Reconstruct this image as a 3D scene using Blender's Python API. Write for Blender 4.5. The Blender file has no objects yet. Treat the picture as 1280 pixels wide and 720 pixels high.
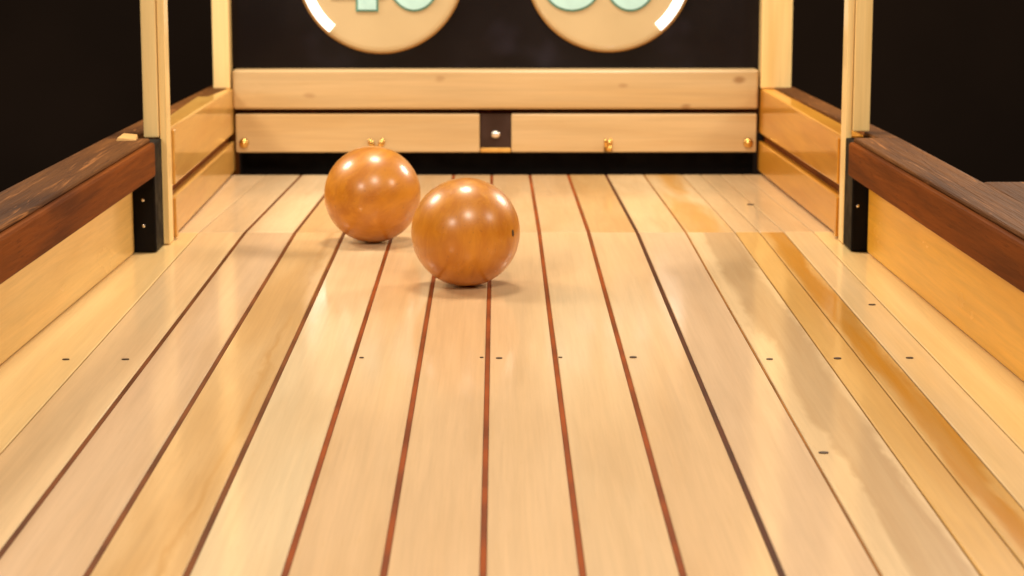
import bpy, bmesh, math, random
from mathutils import Vector, Matrix
random.seed(7)
sc = bpy.context.scene
COL = sc.collection

# ------------------------------------------------------------------ helpers
def tag(o, label=None, cat=None, group=None, kind=None):
    if label: o['label'] = label
    if cat: o['category'] = cat
    if group: o['group'] = group
    if kind: o['kind'] = kind
    return o

def empty(name, loc, label, cat, group=None):
    o = bpy.data.objects.new(name, None); COL.objects.link(o)
    o.location = loc; o.empty_display_size = .02
    return tag(o, label, cat, group)

def finish(name, bm, mats, parent=None, smooth=False, loc=None):
    bmesh.ops.recalc_face_normals(bm, faces=bm.faces)
    me = bpy.data.meshes.new(name); bm.to_mesh(me); bm.free()
    for m in (mats if isinstance(mats, (list, tuple)) else [mats]): me.materials.append(m)
    o = bpy.data.objects.new(name, me); COL.objects.link(o)
    if smooth:
        for p in me.polygons: p.use_smooth = True
    if parent:
        o.parent = parent
        o.location = Vector(loc) if loc else -Vector(parent_world(parent))
    elif loc: o.location = loc
    return o

def parent_world(o):
    v = Vector(o.location); p = o.parent
    while p: v = v + Vector(p.location); p = p.parent
    return v

def hexa(bm, lo, hi, z0, z1, bev=.0015, seg=2):
    """lo/hi: (xa, xb) at the near end and at the far end given as ((xa,xb,y),(xa,xb,y)); z0,z1: (near,far)"""
    (a0, b0, y0), (a1, b1, y1) = lo, hi
    if not isinstance(z0, tuple): z0 = (z0, z0)
    if not isinstance(z1, tuple): z1 = (z1, z1)
    P = [(a0, y0, z0[0]), (b0, y0, z0[0]), (b1, y1, z0[1]), (a1, y1, z0[1]),
         (a0, y0, z1[0]), (b0, y0, z1[0]), (b1, y1, z1[1]), (a1, y1, z1[1])]
    v = [bm.verts.new(p) for p in P]
    fs = [bm.faces.new([v[i] for i in q]) for q in
          ((3, 2, 1, 0), (4, 5, 6, 7), (0, 1, 5, 4), (1, 2, 6, 5), (2, 3, 7, 6), (3, 0, 4, 7))]
    if bev:
        es = list({e for f in fs for e in f.edges})
        r = bmesh.ops.bevel(bm, geom=es, offset=bev, segments=seg, profile=.5, affect='EDGES', clamp_overlap=True)
    return fs

def box(bm, x0, x1, y0, y1, z0, z1, bev=.0015, seg=2):
    return hexa(bm, (x0, x1, y0), (x1 * 0 + x0, x1, y1), z0, z1, bev, seg)

def cyl(bm, c, r, h, axis='Z', seg=24, r2=None):
    m = {'Z': Matrix.Identity(4), 'Y': Matrix.Rotation(math.radians(90), 4, 'X'), 'X': Matrix.Rotation(math.radians(90), 4, 'Y')}[axis]
    bmesh.ops.create_cone(bm, cap_ends=True, segments=seg, radius1=r, radius2=r if r2 is None else r2, depth=h,
                          matrix=Matrix.Translation(c) @ m)

# ------------------------------------------------------------------ materials
class NT:
    def __init__(s, name):
        s.m = bpy.data.materials.new(name); s.m.use_nodes = True
        s.t = s.m.node_tree; s.b = s.t.nodes['Principled BSDF']
    def n(s, typ, **kw):
        x = s.t.nodes.new(typ)
        for k, v in kw.items():
            if k.startswith('i_'):
                key = k[2:].replace('_', ' ')
                x.inputs[key].default_value = v
            else: setattr(x, k, v)
        return x
    def l(s, a, b): s.t.links.new(a, b)
    def math(s, op, a, b=None, clamp=False):
        x = s.t.nodes.new('ShaderNodeMath'); x.operation = op; x.use_clamp = clamp
        for i, v in enumerate((a, b)):
            if v is None: continue
            if isinstance(v, (int, float)): x.inputs[i].default_value = v
            else: s.l(v, x.inputs[i])
        return x.outputs[0]
    def mix(s, f, a, b, blend='MIX'):
        x = s.t.nodes.new('ShaderNodeMix'); x.data_type = 'RGBA'; x.blend_type = blend
        for sock, v in ((x.inputs[0], f), (x.inputs[6], a), (x.inputs[7], b)):
            if isinstance(v, (int, float)): sock.default_value = v
            elif isinstance(v, tuple): sock.default_value = (*v, 1) if len(v) == 3 else v
            else: s.l(v, sock)
        return x.outputs[2]
    def smooth(s, v, a, b, lo=0, hi=1):
        x = s.t.nodes.new('ShaderNodeMapRange'); x.interpolation_type = 'SMOOTHSTEP'
        s.l(v, x.inputs[0]); x.inputs[1].default_value = a; x.inputs[2].default_value = b
        x.inputs[3].default_value = lo; x.inputs[4].default_value = hi
        return x.outputs[0]

def wood(name, light, dark, axis='Y', attr=False, rough=.38, coat=.6, coat_rough=.12, figure=.35, grain=.5, k=1.0,
         pores=.25, bump=.05, streak=0.0, knots=None, spec=.2):
    w = NT(name); b = w.b
    tc = w.n('ShaderNodeTexCoord'); src = tc.outputs['Object']
    oi = w.n('ShaderNodeObjectInfo')
    if attr:
        sd = w.n('ShaderNodeAttribute', attribute_name='seed').outputs['Fac']
        tint = w.n('ShaderNodeAttribute', attribute_name='tint').outputs['Vector']
        tint2 = w.n('ShaderNodeAttribute', attribute_name='heart').outputs['Vector']
        fig = w.n('ShaderNodeAttribute', attribute_name='figure').outputs['Fac']
    else:
        sd = oi.outputs['Random']; tint, tint2, fig = light, dark, figure
    off = w.n('ShaderNodeVectorMath', operation='SCALE'); off.inputs[0].default_value = (3.7, 5.3, 4.1); w.l(sd, off.inputs['Scale'])
    def coords(across, along):
        m = w.n('ShaderNodeMapping'); s = [across * k] * 3; s['XYZ'.index(axis)] = along * k
        m.inputs['Scale'].default_value = s; w.l(src, m.inputs['Vector'])
        a = w.n('ShaderNodeVectorMath', operation='ADD'); w.l(m.outputs[0], a.inputs[0]); w.l(off.outputs[0], a.inputs[1])
        return a.outputs[0]
    # slow warp keeps the grain from running dead straight
    def noise(v, detail=4, rough_=.55, dist=0.0):
        x = w.n('ShaderNodeTexNoise'); x.inputs['Scale'].default_value = 1; x.inputs['Detail'].default_value = detail
        x.inputs['Roughness'].default_value = rough_; x.inputs['Distortion'].default_value = dist
        w.l(v, x.inputs['Vector']); return x.outputs['Fac']
    big = noise(coords(34, 3.2), 3, .5, .6)
    mid = noise(coords(120, 4.5), 4, .6, .8)
    fine = noise(coords(520, 11), 3, .6, .2)
    pore = noise(coords(900, 45), 2, .5)
    f1 = w.smooth(big, .34, .74)
    if attr:
        f1 = w.math('MULTIPLY', f1, fig)
        sx = w.n('ShaderNodeSeparateXYZ'); w.l(src, sx.inputs[0])
        bc = w.n('ShaderNodeAttribute', attribute_name='bandc').outputs['Fac']; bw = w.n('ShaderNodeAttribute', attribute_name='bandw').outputs['Fac']
        wob = w.math('MULTIPLY', w.math('SUBTRACT', noise(coords(30, 5.5), 4, .6, .7), .5), .026)
        dist = w.math('ABSOLUTE', w.math('ADD', w.math('SUBTRACT', sx.outputs[0], bc), wob))
        fb = w.smooth(w.math('SUBTRACT', bw, dist), -.003, .005)
        fb = w.math('MULTIPLY', fb, w.math('ADD', .62, w.math('MULTIPLY', w.smooth(mid, .25, .75), .38)))
        f1 = w.math('MAXIMUM', f1, fb)
    else: f1 = w.math('MULTIPLY', f1, figure)
    c = w.mix(f1, tint, tint2)
    g = w.math('ADD', w.math('MULTIPLY', w.smooth(mid, .3, .7), .6), w.math('MULTIPLY', w.smooth(fine, .3, .7), .4))
    gs = w.math('ADD', w.math('MULTIPLY', w.math('SUBTRACT', g, .5), grain * .5), 1.0)
    vm = w.n('ShaderNodeVectorMath', operation='SCALE'); w.l(c, vm.inputs[0]); w.l(gs, vm.inputs['Scale'])
    c = vm.outputs[0]
    if pores:
        pf = w.math('MULTIPLY', w.smooth(pore, .60, .72), pores)
        c = w.mix(pf, c, dark if not attr else tint2)
    if streak:     # pale scuffed fibres on raw, worn stock
        sf = w.math('MULTIPLY', w.smooth(noise(coords(170, 7), 4, .65, 1.2), .56, .70), streak)
        c = w.mix(sf, c, tuple(min(1, x * 4.2 + .02) for x in light))
    for (kx, kz, kr, ks) in (knots or ()):
        sx = w.n('ShaderNodeSeparateXYZ'); w.l(src, sx.inputs[0])
        wx = w.math('MULTIPLY', w.math('SUBTRACT', mid, .5), .006)
        dx = w.math('MULTIPLY', w.math('ADD', w.math('SUBTRACT', sx.outputs[0], kx), wx), .55)
        dz = w.math('ADD', w.math('SUBTRACT', sx.outputs[2], kz), wx)
        d = w.math('SQRT', w.math('ADD', w.math('MULTIPLY', dx, dx), w.math('MULTIPLY', dz, dz)))
        c = w.mix(w.math('MULTIPLY', w.smooth(d, kr, kr * .25), ks), c, (.20, .07, .012))
    w.l(c, b.inputs['Base Color'])
    b.inputs['Roughness'].default_value = rough
    b.inputs['Specular IOR Level'].default_value = spec
    b.inputs['Coat Weight'].default_value = coat
    # lacquer with slight, uneven wear
    wear = noise(coords(26, 10), 4, .6)
    w.l(w.smooth(wear, .3, .75, coat_rough * .75, coat_rough * 1.45), b.inputs['Coat Roughness'])
    if bump:
        bp = w.n('ShaderNodeBump'); bp.inputs['Strength'].default_value = bump; bp.inputs['Distance'].default_value = .001
        w.l(g, bp.inputs['Height']); w.l(bp.outputs[0], b.inputs['Normal'])
    return w.m

def plain(name, col, rough=.5, metal=0, emit=0, ecol=None, coat=0, var=.15, scale=60):
    w = NT(name); b = w.b
    tc = w.n('ShaderNodeTexCoord'); x = w.n('ShaderNodeTexNoise'); x.inputs['Scale'].default_value = scale; x.inputs['Detail'].default_value = 5
    w.l(tc.outputs['Object'], x.inputs['Vector'])
    c = w.mix(w.smooth(x.outputs['Fac'], .3, .7), tuple(v * (1 - var) for v in col), tuple(min(1, v * (1 + var)) for v in col))
    w.l(c, b.inputs['Base Color'])
    w.l(w.smooth(x.outputs['Fac'], .3, .7, rough * .8, min(1, rough * 1.2)), b.inputs['Roughness'])
    b.inputs['Metallic'].default_value = metal; b.inputs['Coat Weight'].default_value = coat
    if emit:
        b.inputs['Emission Color'].default_value = (*(ecol or col), 1); b.inputs['Emission Strength'].default_value = emit
    return w.m

M_lane = wood('lane_maple', (.6, .4, .2), (.4, .2, .06), 'Y', attr=True, rough=.42, coat=.6, coat_rough=.115, grain=.30, pores=.22, bump=.04)
M_inlay = plain('inlay_strip', (.23, .047, .006), .6, var=.3, scale=18)
M_inlay_dark = plain('dark_inlay_strip', (.075, .022, .007), .6, var=.3, scale=18)
M_inlay_gold = plain('golden_inlay_strip', (.30, .12, .02), .6, var=.3, scale=18)
M_inlay_brown = plain('brown_inlay_strip', (.15, .045, .010), .6, var=.3, scale=18)
for m_ in (M_inlay, M_inlay_dark, M_inlay_gold, M_inlay_brown): m_.node_tree.nodes['Principled BSDF'].inputs['Specular IOR Level'].default_value = .1
M_wall_r = wood('side_pine_amber', (.88, .47, .055), (.72, .33, .025), 'Y', figure=.5, grain=.4, pores=.2, coat=.4, coat_rough=.2)
M_wall = wood('side_pine', (.86, .57, .20), (.72, .40, .09), 'Y', figure=.5, grain=.4, pores=.2, coat=.5, coat_rough=.2)
M_panel_r = wood('panel_pine_amber', (.62, .28, .030), (.44, .155, .010), 'Y', figure=.6, grain=.34, pores=.15, coat=.5, coat_rough=.1)
M_panel = wood('panel_pine', (.66, .37, .09), (.50, .21, .03), 'Y', figure=.6, grain=.34, pores=.15, coat=.55, coat_rough=.1)
M_beam = wood('beam_pine', (.58, .41, .215), (.47, .28, .10), 'X', figure=.55, grain=.32, pores=.12, coat=.5, coat_rough=.2, knots=((.2520, .0815,   .0050, .6), (.197, .0535, .004, .5), (.131, .076, .004, .3), (-.196, .066, .005, .3), (-.06, .083, .004, .25)))
M_post = wood('post_pine', (.92, .68, .32), (.74, .44, .11), 'Z', figure=.6, grain=.34, pores=.15, coat=.5, coat_rough=.2)
M_dark = wood('walnut_face', (.185, .047, .004), (.085, .019, .0015), 'Y', figure=.9, grain=1.1, pores=.6, coat=0, rough=.65, bump=.25, spec=.08)
M_darktop = wood('walnut_top', (.135, .050, .011), (.045, .014, .003), 'Y', figure=.9, grain=1.1, pores=.7, coat=.0, rough=.7, bump=.7, streak=.38, spec=.1)
M_black = plain('black_steel', (.0035, .0022, .002), .6, 0, coat=0)
M_black.node_tree.nodes['Principled BSDF'].inputs['Specular IOR Level'].default_value = .12
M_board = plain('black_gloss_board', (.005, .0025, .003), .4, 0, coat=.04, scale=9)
def paint_reflections(m):  # faint bluish reflections painted into the board's base colour as noise blotches
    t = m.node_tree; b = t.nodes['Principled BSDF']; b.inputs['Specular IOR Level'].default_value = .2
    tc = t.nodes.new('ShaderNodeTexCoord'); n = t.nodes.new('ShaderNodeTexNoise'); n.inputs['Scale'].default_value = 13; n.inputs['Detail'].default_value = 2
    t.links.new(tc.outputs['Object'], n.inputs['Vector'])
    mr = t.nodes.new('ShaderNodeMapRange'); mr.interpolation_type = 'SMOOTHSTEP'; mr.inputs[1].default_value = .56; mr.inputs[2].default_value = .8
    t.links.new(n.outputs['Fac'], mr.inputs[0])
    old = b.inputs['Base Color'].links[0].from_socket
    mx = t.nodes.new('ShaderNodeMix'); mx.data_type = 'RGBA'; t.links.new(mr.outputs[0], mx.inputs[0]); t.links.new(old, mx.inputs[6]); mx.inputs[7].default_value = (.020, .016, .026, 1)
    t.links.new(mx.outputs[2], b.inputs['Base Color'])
paint_reflections(M_board)
M_brown = plain('dark_bronze_plate', (.035, .014, .010), .4, .2)
M_screw = plain('zinc_screw', (.75, .70, .64), .25, 1)
M_brass = plain('brass', (.72, .44, .13), .28, 1)
M_nail = plain('nail_hole', (.06, .028, .01), .7)
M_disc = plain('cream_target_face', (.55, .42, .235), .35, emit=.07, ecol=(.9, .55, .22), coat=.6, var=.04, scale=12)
M_rim = plain('cream_rim', (.55, .30, .09), .35, coat=.5, var=.06)
M_mint = plain('mint_paint', (.46, .72, .70), .4, emit=.06, ecol=(.55, .85, .8), var=.05)
M_green = plain('green_outline', (.10, .27, .21), .5, var=.1)
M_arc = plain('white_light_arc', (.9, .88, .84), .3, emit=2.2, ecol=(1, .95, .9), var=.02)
M_room = plain('dark_room_wall', (.020, .0125, .009), .95, var=.2, scale=2)
M_room.node_tree.nodes['Principled BSDF'].inputs['Specular IOR Level'].default_value = .05
M_shim = wood('raw_shim', (.62, .36, .13), (.4, .2, .05), 'X', coat=0, rough=.6)

def ball_mat():
    w = NT('varnished_ball'); b = w.b
    tc = w.n('ShaderNodeTexCoord'); oi = w.n('ShaderNodeObjectInfo')
    off = w.n('ShaderNodeVectorMath', operation='SCALE'); off.inputs[0].default_value = (1, .7, .9); w.l(oi.outputs['Random'], off.inputs['Scale'])
    ad = w.n('ShaderNodeVectorMath', operation='ADD'); w.l(tc.outputs['Object'], ad.inputs[0]); w.l(off.outputs[0], ad.inputs[1])
    def noise(scale, vec, d=5, r=.6, dist=0):
        x = w.n('ShaderNodeTexNoise'); x.inputs['Scale'].default_value = scale; x.inputs['Detail'].default_value = d
        x.inputs['Roughness'].default_value = r; x.inputs['Distortion'].default_value = dist
        w.l(vec, x.inputs['Vector']); return x.outputs['Fac']
    m = w.n('ShaderNodeMapping'); m.inputs['Scale'].default_value = (1, 1, .28); m.inputs['Rotation'].default_value = (.3, .25, 0); w.l(ad.outputs[0], m.inputs['Vector'])
    g = noise(110, m.outputs[0], 5, .6, .6); s = noise(38, ad.outputs[0], 5, .6)
    c = w.mix(w.smooth(g, .3, .7), (.47, .155, .002), (.60, .232, .007))
    c = w.mix(w.math('MULTIPLY', w.smooth(s, .45, .7), .2), c, (.42, .125, .002))
    fl = noise(420, ad.outputs[0], 2)
    c = w.mix(w.math('MULTIPLY', w.smooth(fl, .66, .74), .5), c, (.20, .07, .015))
    w.l(c, b.inputs['Base Color'])
    b.inputs['Roughness'].default_value = .48
    b.inputs['Coat Weight'].default_value = .8
    w.l(w.smooth(s, .3, .7, .20, .29), b.inputs['Coat Roughness'])
    bp = w.n('ShaderNodeBump'); bp.inputs['Strength'].default_value = .06; bp.inputs['Distance'].default_value = .001
    w.l(s, bp.inputs['Height']); w.l(bp.outputs[0], b.inputs['Normal'])
    return w.m
M_ball = ball_mat()

# ------------------------------------------------------------------ lane floor (setting)
Y0, YS, YE = .35, 1.766, 2.286        # near end, crest, far end
FALL = .0334
def zf(y): return 0 if y <= YS else -(y - YS) * FALL

PEACH = (.66, .435, .235); PINK = (.65, .445, .27); CREAM = (.73, .52, .29); YEL = (.76, .50, .20); ORG = (.60, .31, .075)
PALE = (.80, .60, .37); BRN = (.42, .19, .05); LBRN = (.54, .30, .11); GREY = (.46, .29, .14)
# x0, x1, near tint, heart colour, figure strength, far-section tint, far heart, far fig, inlay strip at the right-hand edge
planks = [
    (-.330, -.2431, (.86, .62, .30), YEL, .5, PALE, LBRN, .2, 0),
    (-.2431, -.2059, (.80, .58, .33), (.72, .49, .26), .7, PALE, LBRN, .2, 1),
    (-.2059, -.1649, PINK, (.56, .35, .18), .5, PALE, LBRN, .3, 1),
    (-.1649, -.1249, (.67, .43, .20), (.52, .28, .085), .55, (.62, .40, .18), LBRN, .7, 1),
    (-.1249, -.0855, (.72, .54, .32), (.64, .42, .21), .5, (.62, .40, .19), LBRN, .6, 1),
    (-.0855, -.0459, PEACH, (.60, .36, .15), .5, PEACH, LBRN, .4, 1),
    (-.0459, -.0060, PEACH, (.60, .37, .17), .35, PEACH, LBRN, .4, 1),
    (-.0060, .0340, (.68, .455, .25), (.62, .39, .18), .35, PEACH, LBRN, .4, 1),
    (.0340, .0742, (.67, .455, .25), (.60, .37, .17), .4, PEACH, LBRN, .4, 1),
    (.0742, .1138, PEACH, (.60, .36, .16), .45, (.62, .39, .17), LBRN, .8, 1),
    (.1138, .1534, PINK, (.56, .36, .2), .45, CREAM, LBRN, .4, 2),
    (.1534, .1935, CREAM, GREY, .35, CREAM, ORG, 1.0, 0),
    (.1935, .2135, (.68, .40, .125), (.60, .32, .075), .6, CREAM, LBRN, .25, 0),
    (.2135, .2335, (.69, .43, .155), (.52, .22, .012), .3, CREAM, LBRN, .25, 0),
    (.2335, .2576, (.80, .58, .31), YEL, .5, CREAM, LBRN, .25, 0),
    (.2576, .335, (.86, .62, .29), (.74, .48, .17), .4, CREAM, LBRN, .2, 0),
]
bm = bmesh.new()
lt = bm.faces.layers.float_vector.new('tint'); lh = bm.faces.layers.float_vector.new('heart')
lf = bm.faces.layers.float.new('figure'); ls = bm.faces.layers.float.new('seed')
lbc = bm.faces.layers.float.new('bandc'); lbw = bm.faces.layers.float.new('bandw')
BANDS = {.1534: (.178, .0135), .2135: (.2240, .0098), -.1649: (-.1335, .0035)}
inl = bmesh.new()
for i, (x0, x1, t, h, fg, t2, h2, fg2, ins) in enumerate(planks):
    g = .0004
    w0 =   .0014 if i and planks[i - 1][8] == 1 else (.0007 if i and planks[i - 1][8] == 2 else g)
    w1 =   .0014 if ins == 1 else (.0007 if ins == 2 else g)
    for sec in (0, 1):
        a, b_ = (Y0, YS - .0009) if sec == 0 else (YS + .0009, YE)
        n0 = set(bm.faces)
        L = lambda y: -.318 + (y - Y0) * .0145 if i == 0 else x0 + w0
        R_ = lambda y: .320 - (y - Y0) * .0120 if i == len(planks) - 1 else x1 - w1
        hexa(bm, (L(a), R_(a), a), (L(b_), R_(b_), b_), (zf(a) - .03, zf(b_) - .03), (zf(a), zf(b_)), .0005, 1)
        for f in set(bm.faces) - n0:
            f[lt] = t if sec == 0 else t2; f[lh] = h if sec == 0 else h2
            f[lf] = fg if sec == 0 else fg2; f[ls] = i * 1.37 + sec * .61
            f[lbc], f[lbw] = BANDS.get(x0, (0, -1)) if sec == 0 else (0, -1)
    if ins:
        for (a, b_) in ((Y0, YS), (YS, YE)):
            r = .0012 if ins == 1 else .0004
            n0 = set(inl.faces); hexa(inl, (x1 - r, x1 + r, a), (x1 - r, x1 + r, b_), (zf(a) - .02, zf(b_) - .02), (zf(a) - .0004, zf(b_) - .0004), 0)
            for f in set(inl.faces) - n0: f.material_index = {.1138: 1, .1534: 2, -.2059: 3, -.1649: 3, -.1249: 3}.get(x1, 0)
floor = tag(finish('lane_floor', bm, M_lane), 'long glossy blond plank floor of the bowling alley game with dark red seams', None, None, 'structure')
strips = finish('inlay_strips', inl, [M_inlay, M_inlay_dark, M_inlay_gold, M_inlay_brown], floor, loc=(0, 0, 0))
sb = bmesh.new(); hexa(sb, (-.31, .31, Y0), (-.288, .293, YS), -.06, -.031, 0); 
hexa(sb, (-.288, .293, YS), (-.285, .29, YE), (-.06, zf(YE) - .06), (-.031, zf(YE) - .031), 0)
finish('underlay', sb, M_black, floor, loc=(0, 0, 0))
nail_pts = [(-.2540, 1.264), (-.2190, 1.264), (-.0804, 1.268), (-.0095, 1.268), (.0008, 1.266), (.0370, 1.268), (.0800, 1.268), (.1600, 1.262), (.2003, 1.264), (.2430, 1.265), (.1592, 1.040), (.2500, 1.438)]
for k_, (x, y) in enumerate(nail_pts):
    nb = bmesh.new(); big = 1.0 if k_ not in (2, 3, 5) else .6
    cyl(nb, (0, 0, .0002), .0018 * big * random.uniform(.85, 1.1), .0006, seg=14)
    o = finish('nail', nb, M_nail, floor, loc=(x, y, 0)); o.scale = (1.25, random.uniform(.9, 1.2), 1)
nb = bmesh.new(); cyl(nb, (0, 0, .0002), .0032, .0008, seg=14)
finish('nail', nb, M_nail, floor, loc=(.2305, 1.98, zf(1.98)))

# ------------------------------------------------------------------ side walls with dark cap rails
def lin(p, q):
    (y0, x0), (y1, x1) = p, q
    return lambda y: x0 + (y - y0) * (x1 - x0) / (y1 - y0)
def side_wall(sgn, label):
    if sgn < 0:
        wx = lin((1.2438, -.2882), (1.6898, -.2770)); rin = lin((1.178, -.2705), (1.66, -.2597)); rout = lin((1.347, -.3085), (1.74, -.2965))
    else:
        wx = lin((1.1945, .2940), (1.6698, .2829)); rin = lin((1.15, .2800), (1.66, .2667)); rout = lin((1.289, .3135), (1.74, .3050))
    root = empty('side_wall', (wx(1.2), 1.2, 0), label, 'wall', 'low side walls of the lane')
    a, b_ = .40, 1.658
    def span(f, g, y): return (min(f(y), g(y)), max(f(y), g(y)), y)
    bm = bmesh.new(); out = lambda y: wx(y) + sgn * .016
    hexa(bm, span(wx, out, a), span(wx, out, b_), .0006, .0588, .001)
    finish('wall_board', bm, M_wall if sgn < 0 else M_wall_r, root)
    bm = bmesh.new()
    hexa(bm, span(rin, rout, a), span(rin, rout, b_), .0592, .0855, .0022, 2)
    rail = finish('rail', bm, M_dark, root)
    bm = bmesh.new(); r2 = lambda y: rin(y) + sgn * .0035
    hexa(bm, span(r2, rout, a), span(r2, rout, b_), .0850, .0885, .0016, 2)
    finish('rail_top', bm, M_darktop, rail, loc=(0, 0, 0))
    bm = bmesh.new(); mid = lambda y: rin(1.66) + sgn * .022 + 0 * y
    ro = lambda y: rout(1.6584) + sgn * .006 * (y - 1.6584) / .8
    hexa(bm, span(mid, ro, 1.6584), span(mid, ro, 2.46), (.0592, .040), (.0885, .070), .0016, 2)
    finish('rail_extension', bm, M_darktop, root)
    bm = bmesh.new()   # outer cladding below the rail
    o1 = lambda y: rout(y) - sgn * .004; o2 = lambda y: rout(y) - sgn * .014
    hexa(bm, span(o2, o1, a), span(o2, o1, b_), -.30, .0588, .001)
    hexa(bm, span(lambda y: o2(1.658), lambda y: o1(1.658), 1.6585), span(lambda y: ro(y) - sgn * .014, lambda y: ro(y) - sgn * .004, 2.46), -.30, (.0588, .0395), .001)
    finish('outer_cladding', bm, M_dark, root)
    bm = bmesh.new()
    if sgn < 0: box(bm, -.2785, -.2612, 1.6605, 1.699, .0006, .0842, .0008, 1)
    else: box(bm, .2712, .2872, 1.6605, 1.699, .0006, .0842, .0008, 1)
    br = finish('bracket', bm, M_black, root)
    for z in ((.021, .041) if sgn < 0 else (.036,)):
        s = bmesh.new(); bmesh.ops.create_uvsphere(s, u_segments=12, v_segments=8, radius=.0014, matrix=Matrix.Diagonal((1, .5, 1, 1)))
        finish('screw', s, M_screw, br, True, loc=Vector((-.2705 if sgn < 0 else .2755, 1.6602, z)))
    for o in br.children: o.location = Vector(o.location)
    return root
wl = side_wall(-1, 'pale pine side wall with dark rail, at the left edge of the lane')
wr = side_wall(1, 'pale pine side wall with dark rail, at the right edge beside the dark shelf')
for r in (wl, wr):                                   # screws were placed in world space: bring them under their bracket
    for br in [c for c in r.children if c.name.startswith('bracket')]:
        br.location = -Vector(r.location)
bm = bmesh.new()
v = [bm.verts.new(p) for p in ((-.2860, 1.640, .0886), (-.2715, 1.643, .0886), (-.2725, 1.658, .0886), (-.2835, 1.658, .0886),
                               (-.2852, 1.641, .0905), (-.2720, 1.644, .0893), (-.2728, 1.657, .0915), (-.2830, 1.657, .0925))]
for q in ((3, 2, 1, 0), (4, 5, 6, 7), (0, 1, 5, 4), (1, 2, 6, 5), (2, 3, 7, 6), (3, 0, 4, 7)): bm.faces.new([v[i] for i in q])
tag(finish('wood_chip', bm, M_shim), 'small pale wood chip lying on the dark rail against the post', 'wood chip')

# ------------------------------------------------------------------ target frame: posts, panels, beams, black board
YB = 2.288
fr = empty('target_booth', (0, YB, zf(YB)), 'pale pine frame of posts, panels and beams round the black board at the lane end', 'game frame')
TOP = .72
def part(name, mat, fn, parent=fr, **kw):
    bm = bmesh.new(); fn(bm); return finish(name, bm, mat, parent, **kw)
# front posts: a thin full-height strip with a batten that stands on the rail
for sgn, xs, xb in ((-1, (-.2625, -.2568), (-.2745, -.2628)), (1, (.2707, .2758), (.2761, .2893))):
    p = part('front_post', M_post, lambda bm: box(bm, xs[0], xs[1], 1.700, 1.7215, .0006, TOP, .0008, 2))
    b_ = bmesh.new(); box(b_, xb[0], xb[1], 1.697, 1.7205, .0892 if sgn > 0 else .0848, TOP, .0010, 2)
    finish('batten', b_, M_post, p, loc=(0, 0, 0))
# back posts
part('back_post', M_post, lambda bm: box(bm, -.2955, -.2782, YB - .004, YB + .02, .0732, TOP, .001, 2))
part('back_post', M_post, lambda bm: box(bm, .2745, .3061, YB - .004, YB + .02, .0732, TOP, .001, 2))
# side panels: two boards with a dark groove between
for sgn, x0, x1, zt, zt1, th, mp in ((-1, -.2570, -.2768, .0905, .0722, .0145, M_panel), (1, .2712, .2750, .0835, .0722, .0205, M_panel_r)):
    ya, yb = 1.7222, YB + .019
    def board(bm, za, zb, dx=0, bev=.0015):
        f = (zf(yb))
        a = (x0 + sgn * dx, x0 + sgn * th); b2 = (x1 + sgn * dx, x1 + sgn * (th + .012))
        hexa(bm, (min(a), max(a), ya), (min(b2), max(b2), yb), (za, za + f), (zb, zt1 if zb == zt else zb + f), bev, 2)
    p = part('side_panel', mp, lambda bm: board(bm, .0430, zt))
    q = bmesh.new(); board(q, .0030, .0345); finish('lower_board', q, mp, p, loc=(0, 0, 0))
    q = bmesh.new(); board(q, -.004, .060, .006, 0); finish('backing', q, M_dark, p, loc=(0, 0, 0))
    q = bmesh.new()
    xa = x0 + sgn * .0003
    box(q, min(xa, xa - sgn * .0022), max(xa, xa - sgn * .0022), ya + .004, ya + .014, .002, .0335, .0005, 1)
    box(q, min(xa, xa - sgn * .0022), max(xa, xa - sgn * .0022), ya + .004, ya + .014, .0445, zt - .003, .0005, 1)
    finish('end_cleat', q, mp, p, loc=(0, 0, 0))
# beams across the back
part('upper_beam', M_beam, lambda bm: box(bm, -.2762, .2726, YB, YB + .026, .0512, .0925, .0028, 3))
part('lower_beam', M_beam, lambda bm: box(bm, -.2740, -.0186, YB + .0015, YB + .024, .0058, .0462, .0014, 2))
part('lower_beam', M_beam, lambda bm: box(bm, .0146, .2717, YB + .0015, YB + .024, .0058, .0462, .0014, 2))
part('beam_backing', M_dark, lambda bm: box(bm, -.276, .2745, YB + .0245, YB + .032, .004, .0505, .0005, 1))
pl = part('metal_plate', M_brown, lambda bm: box(bm, -.0182, .0142, YB + .004, YB + .0085, .0108, .0465, .0006, 1))
s = bmesh.new(); bmesh.ops.create_uvsphere(s, u_segments=20, v_segments=12, radius=.0046, matrix=Matrix.Diagonal((1.1, .6, .85, 1)))
finish('screw', s, M_screw, pl, True, loc=(-.0018, YB + .0035, .0245))
part('filler_block', M_panel, lambda bm: box(bm, -.0180, .0140, YB + .0022, YB + .0075, .0058, .0104, .0006, 1))
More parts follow.
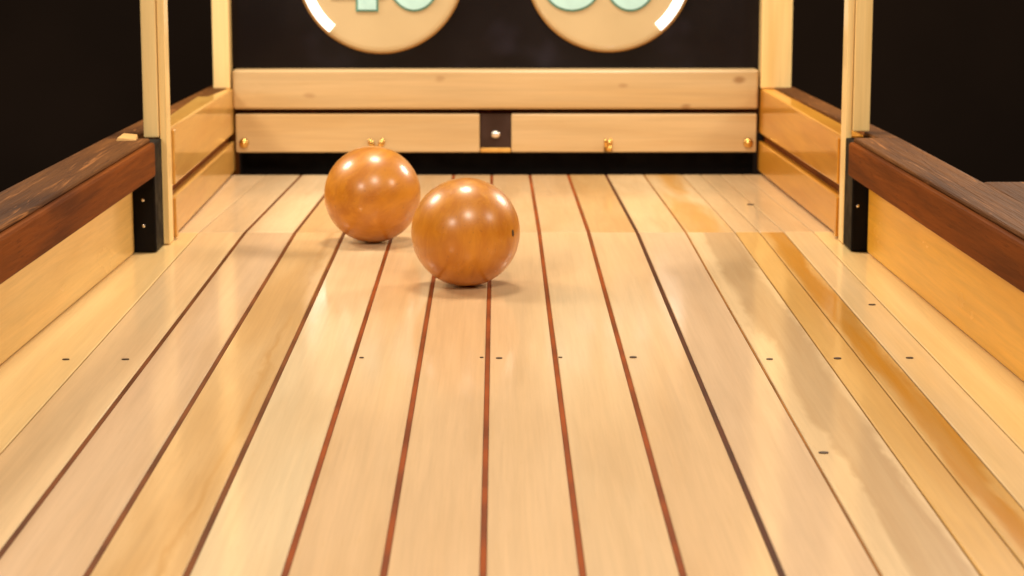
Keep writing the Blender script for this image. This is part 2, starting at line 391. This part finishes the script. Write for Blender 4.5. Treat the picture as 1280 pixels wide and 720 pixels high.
# brass wing screws and corner screws
def wing(x, z, turn):
    w = bmesh.new()
    for sg in (-1, 1):
        m = Matrix.Translation((sg * .0052, 0, .0018)) @ Matrix.Rotation(sg * math.radians(24), 4, 'Y') @ Matrix.Diagonal((.62, .42, 1.15, 1))
        bmesh.ops.create_uvsphere(w, u_segments=16, v_segments=10, radius=.0052, matrix=m)
    cyl(w, (0, 0, -.0036), .0036, .007, 'Y', 16, .0028)
    o = part('wing_screw', M_brass, lambda bm: None); bpy.data.objects.remove(o)
    o = finish('wing_screw', w, M_brass, fr, True, loc=Vector((x, YB - .0035, z)) - Vector(fr.location))
    o.rotation_euler = (0, 0, turn)
wing(-.1266, .0135, 0); wing(.1160, .0140, math.radians(62))
for x in (-.2655, .2630):
    s = bmesh.new(); cyl(s, (0, 0, 0), .0052, .003, 'Y', 20, .0044); 
    bmesh.ops.create_uvsphere(s, u_segments=14, v_segments=8, radius=.0030, matrix=Matrix.Translation((0, -.0015, 0)))
    finish('corner_screw', s, M_brass, fr, True, loc=Vector((x, YB - .0002, .0158)) - Vector(fr.location))
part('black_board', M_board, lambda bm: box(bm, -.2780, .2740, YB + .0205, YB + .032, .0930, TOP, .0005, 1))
part('lintel', M_post, lambda bm: box(bm, -.2955, .3061, YB - .004, YB + .02, TOP + .0005, TOP + .04, .002, 2))
part('ball_trap', M_black, lambda bm: box(bm, -.272, .272, YB + .0335, YB + .045, -.09, .09, 0))

# ------------------------------------------------------------------ round target signs
def curve_mesh(polys, off, ext):
    cu = bpy.data.curves.new('glyph', 'CURVE'); cu.dimensions = '2D'; cu.fill_mode = 'BOTH'; cu.extrude = ext; cu.offset = off; cu.bevel_depth = 0
    for pts in polys:
        sp = cu.splines.new('POLY'); sp.points.add(len(pts) - 1); sp.use_cyclic_u = True
        for p, (x, y) in zip(sp.points, pts): p.co = (x, y, 0, 1)
    o = bpy.data.objects.new('tmp', cu); COL.objects.link(o)
    dg = bpy.context.evaluated_depsgraph_get(); me = bpy.data.meshes.new_from_object(o.evaluated_get(dg))
    bpy.data.objects.remove(o); return me
def ell(cx, cy, a, b, n=56): return [(cx + a * math.cos(2 * math.pi * i / n), cy + b * math.sin(2 * math.pi * i / n)) for i in range(n)]
def arcpts(cx, cy, a, b, d0, d1, n=30): return [(cx + a * math.cos(math.radians(d0 + (d1 - d0) * i / n)), cy + b * math.sin(math.radians(d0 + (d1 - d0) * i / n))) for i in range(n + 1)]
H = .076
def grow(polys, d):
    out = []
    for k_, p in enumerate(polys):
        n = len(p); area = sum(p[i][0] * p[(i + 1) % n][1] - p[(i + 1) % n][0] * p[i][1] for i in range(n))
        s_ = (1 if area > 0 else -1) * (1 if k_ == 0 else -1); q = []
        for i in range(n):
            a, b, c = Vector(p[i - 1]), Vector(p[i]), Vector(p[(i + 1) % n])
            u, v_ = (b - a).normalized(), (c - b).normalized()
            n1, n2 = Vector((u.y, -u.x)), Vector((v_.y, -v_.x)); m = n1 + n2
            m = m / max(.35, m.dot(n1)) if m.length > 1e-6 else n1
            q.append(tuple(b + m * d * s_))
        out.append(q)
    return out
zero = [ell(0, H / 2, .0275, H / 2), ell(0, H / 2, .0085, .0195)]
four = [[(-.0095, 0), (.0095, 0), (.0095, .0135), (.0165, .0135), (.0165, .029), (.0095, .029), (.0095, H), (-.006, H), (-.036, .030), (-.036, .0135), (-.0095, .0135)],
        [(-.0095, .029), (-.0095, .052), (-.0225, .029)]]
five = [arcpts(0, .026, .0285, .026, 200, 450, 40) + [(-.004, .052), (-.003, .060), (.022, .060), (.022, H), (-.021, H), (-.026, .036), (-.010, .036)] + arcpts(0, .026, .010, .010, 90, -150, 24)]
def sign(cx, cz, glyphs, side, label):
    R = .0862; y = YB + .0204
    root = empty('target_sign', (cx, y, cz), label, 'target sign', 'round numbered target signs')
    bm = bmesh.new()     # face with a softly rolled edge, lathed round Y
    prof = [(0, -.0090), (R - .006, -.0090), (R - .003, -.0083), (R - .0012, -.0068), (R - .0004, -.0045), (R - .0004, 0), (0, 0)]
    n = 96; rings = []
    for r, yy in prof:
        if r == 0: rings.append([bm.verts.new((0, yy, 0))])
        else: rings.append([bm.verts.new((r * math.cos(2 * math.pi * i / n), yy, r * math.sin(2 * math.pi * i / n))) for i in range(n)])
    for a, b in zip(rings, rings[1:]):
        for i in range(n):
            j = (i + 1) % n
            if len(a) == 1: bm.faces.new((a[0], b[j], b[i]))
            elif len(b) == 1: bm.faces.new((a[i], a[j], b[0]))
            else: bm.faces.new((a[i], a[j], b[j], b[i]))
    finish('disc', bm, M_disc, root, loc=(0, 0, 0))
    bm = bmesh.new(); n = 96
    for i in range(n):
        t = 2 * math.pi * i / n
        for r, yy in ((R - .0004, -.0015), (R + .0012, -.0015), (R + .0012, 0), (R - .0004, 0)): bm.verts.new((r * math.cos(t), yy - .0002, r * math.sin(t)))
    bm.verts.ensure_lookup_table()
    for i in range(n):
        for k_ in range(4):
            j = (i + 1) % n; l = (k_ + 1) % 4
            bm.faces.new((bm.verts[i * 4 + k_], bm.verts[j * 4 + k_], bm.verts[j * 4 + l], bm.verts[i * 4 + l]))
    finish('rim', bm, M_rim, root, loc=(0, 0, 0))
    for g, gx in glyphs:
        me = curve_mesh(g, 0, .0006); me.materials.append(M_mint)
        d = bpy.data.objects.new('numeral', me); COL.objects.link(d); d.parent = root
        d.location = (gx - cx, -.0108, .1543 - cz); d.rotation_euler = (math.radians(90), 0, 0)
        mo = curve_mesh(grow(g, .0022), 0, .0005); mo.materials.append(M_green)
        q = bpy.data.objects.new('outline', mo); COL.objects.link(q); q.parent = d; q.location = (0, 0, -.0010)
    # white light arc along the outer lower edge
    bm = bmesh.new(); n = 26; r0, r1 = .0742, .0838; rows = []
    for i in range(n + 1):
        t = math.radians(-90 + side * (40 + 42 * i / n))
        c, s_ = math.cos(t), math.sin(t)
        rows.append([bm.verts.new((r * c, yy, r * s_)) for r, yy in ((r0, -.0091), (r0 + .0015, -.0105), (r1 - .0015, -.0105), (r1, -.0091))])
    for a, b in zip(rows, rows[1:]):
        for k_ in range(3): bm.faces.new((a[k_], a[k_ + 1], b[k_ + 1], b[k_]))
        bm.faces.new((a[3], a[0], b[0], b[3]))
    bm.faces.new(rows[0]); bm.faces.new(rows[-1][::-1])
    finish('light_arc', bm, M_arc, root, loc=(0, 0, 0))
sign(-.1216, .1953, ((four, -.1355), (zero, -.0866)), -1, 'round cream target sign numbered 40 on the black board')
sign(.1169, .1967, ((five, .0775), (zero, .1386)), 1, 'round cream target sign numbered 50 on the black board')

# ------------------------------------------------------------------ balls
def ball(x, y, rot, label, nick=False):
    r = .038; bm = bmesh.new()
    bmesh.ops.create_icosphere(bm, subdivisions=5, radius=r)
    o = finish('ball', bm, M_ball, smooth=True)
    z = r if y <= YS else zf(y) + r * math.sqrt(1 + FALL * FALL)
    o.location = (x, y, z); o.rotation_euler = rot
    if nick:
        n = bmesh.new(); cyl(n, (0, 0, 0), .0017, .0008, seg=12)
        q = finish('nick', n, M_nail, o, loc=(0, 0, 0))
        d = Vector((.86, -.50, .055)).normalized()
        q.matrix_parent_inverse = Matrix.Identity(4)
        R_ = o.rotation_euler.to_matrix().inverted()
        q.location = R_ @ (d * (r - .0001)); q.rotation_euler = (R_ @ d).to_track_quat('Z', 'Y').to_euler(); q.scale = (.7, 1.4, 1)
    return tag(o, label, 'ball', 'wooden balls on the lane')
ball(-.0223, 1.5146, (.2, .1, .3), 'shiny orange brown ball in front, resting on the middle of the lane', True)
ball(-.0985, 1.715, (1.1, .4, 2.0), 'orange brown ball farther back, left of and behind the front ball')

# ------------------------------------------------------------------ neighbouring shelf and the dark room
bm = bmesh.new(); box(bm, .325, .80, .40, 1.462, .052, .080, .003, 2)
sh = empty('wooden_shelf', (.55, .9, -.3), 'dark brown wooden shelf beyond the right rail', 'shelf')
finish('shelf_top', bm, M_darktop, sh)
bm = bmesh.new(); box(bm, .34, .78, .42, 1.44, -.85, .0515, .003, 2); finish('shelf_body', bm, M_dark, sh)
bm = bmesh.new(); box(bm, -5, 5, 4.5, 4.6, -.9, 3.2, 0); tag(finish('room_wall', bm, M_room), 'dark room wall behind the game', None, None, 'structure')
bm = bmesh.new(); box(bm, -5, 5, -2, 4.499, -.95, -.9, 0); tag(finish('room_floor', bm, M_room), 'dark room floor under the game', None, None, 'structure')

# ------------------------------------------------------------------ lamps
def lamp(name, direction, dist, power, radius, col=(1, .875, .70)):
    L = bpy.data.lights.new(name, 'POINT'); L.energy = power; L.shadow_soft_size = radius; L.color = col
    o = bpy.data.objects.new(name, L); COL.objects.link(o)
    o.location = Vector((-.022, 1.515, .038)) + Vector(direction).normalized() * dist
lamp('lamp_over_lane', (0, .32, .95), 1.15, 44, .13)
lamp('lamp_over_lane', (-.65, .40, .65), 1.25, 38, .14)
lamp('lamp_over_lane', (.63, .595, .494), 1.25, 34, .14)
lamp('lamp_over_player', (.11, -.71, .694), 2.2, 95, .15)
lamp('lamp_over_player', (-.45, -.77, .45), 2.2, 54, .14)
lamp('lamp_over_player', (.80, -.42, .58), 1.7, 26, .12)

w = bpy.data.worlds.new('World'); sc.world = w; w.use_nodes = True
bg = w.node_tree.nodes['Background']; bg.inputs[0].default_value = (.018, .0085, .005, 1); bg.inputs[1].default_value = 1.0

# ------------------------------------------------------------------ camera
F, TH, YAW = 2740., math.atan(484 / 2740.), math.radians(.38095)
cam = bpy.data.cameras.new('camera'); cam.sensor_width = 36; cam.lens = F * 36 / 1280; cam.clip_start = .02; cam.clip_end = 60
co = bpy.data.objects.new('camera', cam); COL.objects.link(co); sc.camera = co
co.location = (0, 0, .2658); co.rotation_euler = (math.radians(90) - TH, 0, -YAW)
cam.dof.use_dof = True; cam.dof.focus_distance = 1.32; cam.dof.aperture_fstop = 19

sc.view_settings.view_transform = 'Standard'; sc.view_settings.look = 'None'; sc.view_settings.exposure = -.06; sc.view_settings.gamma = 1
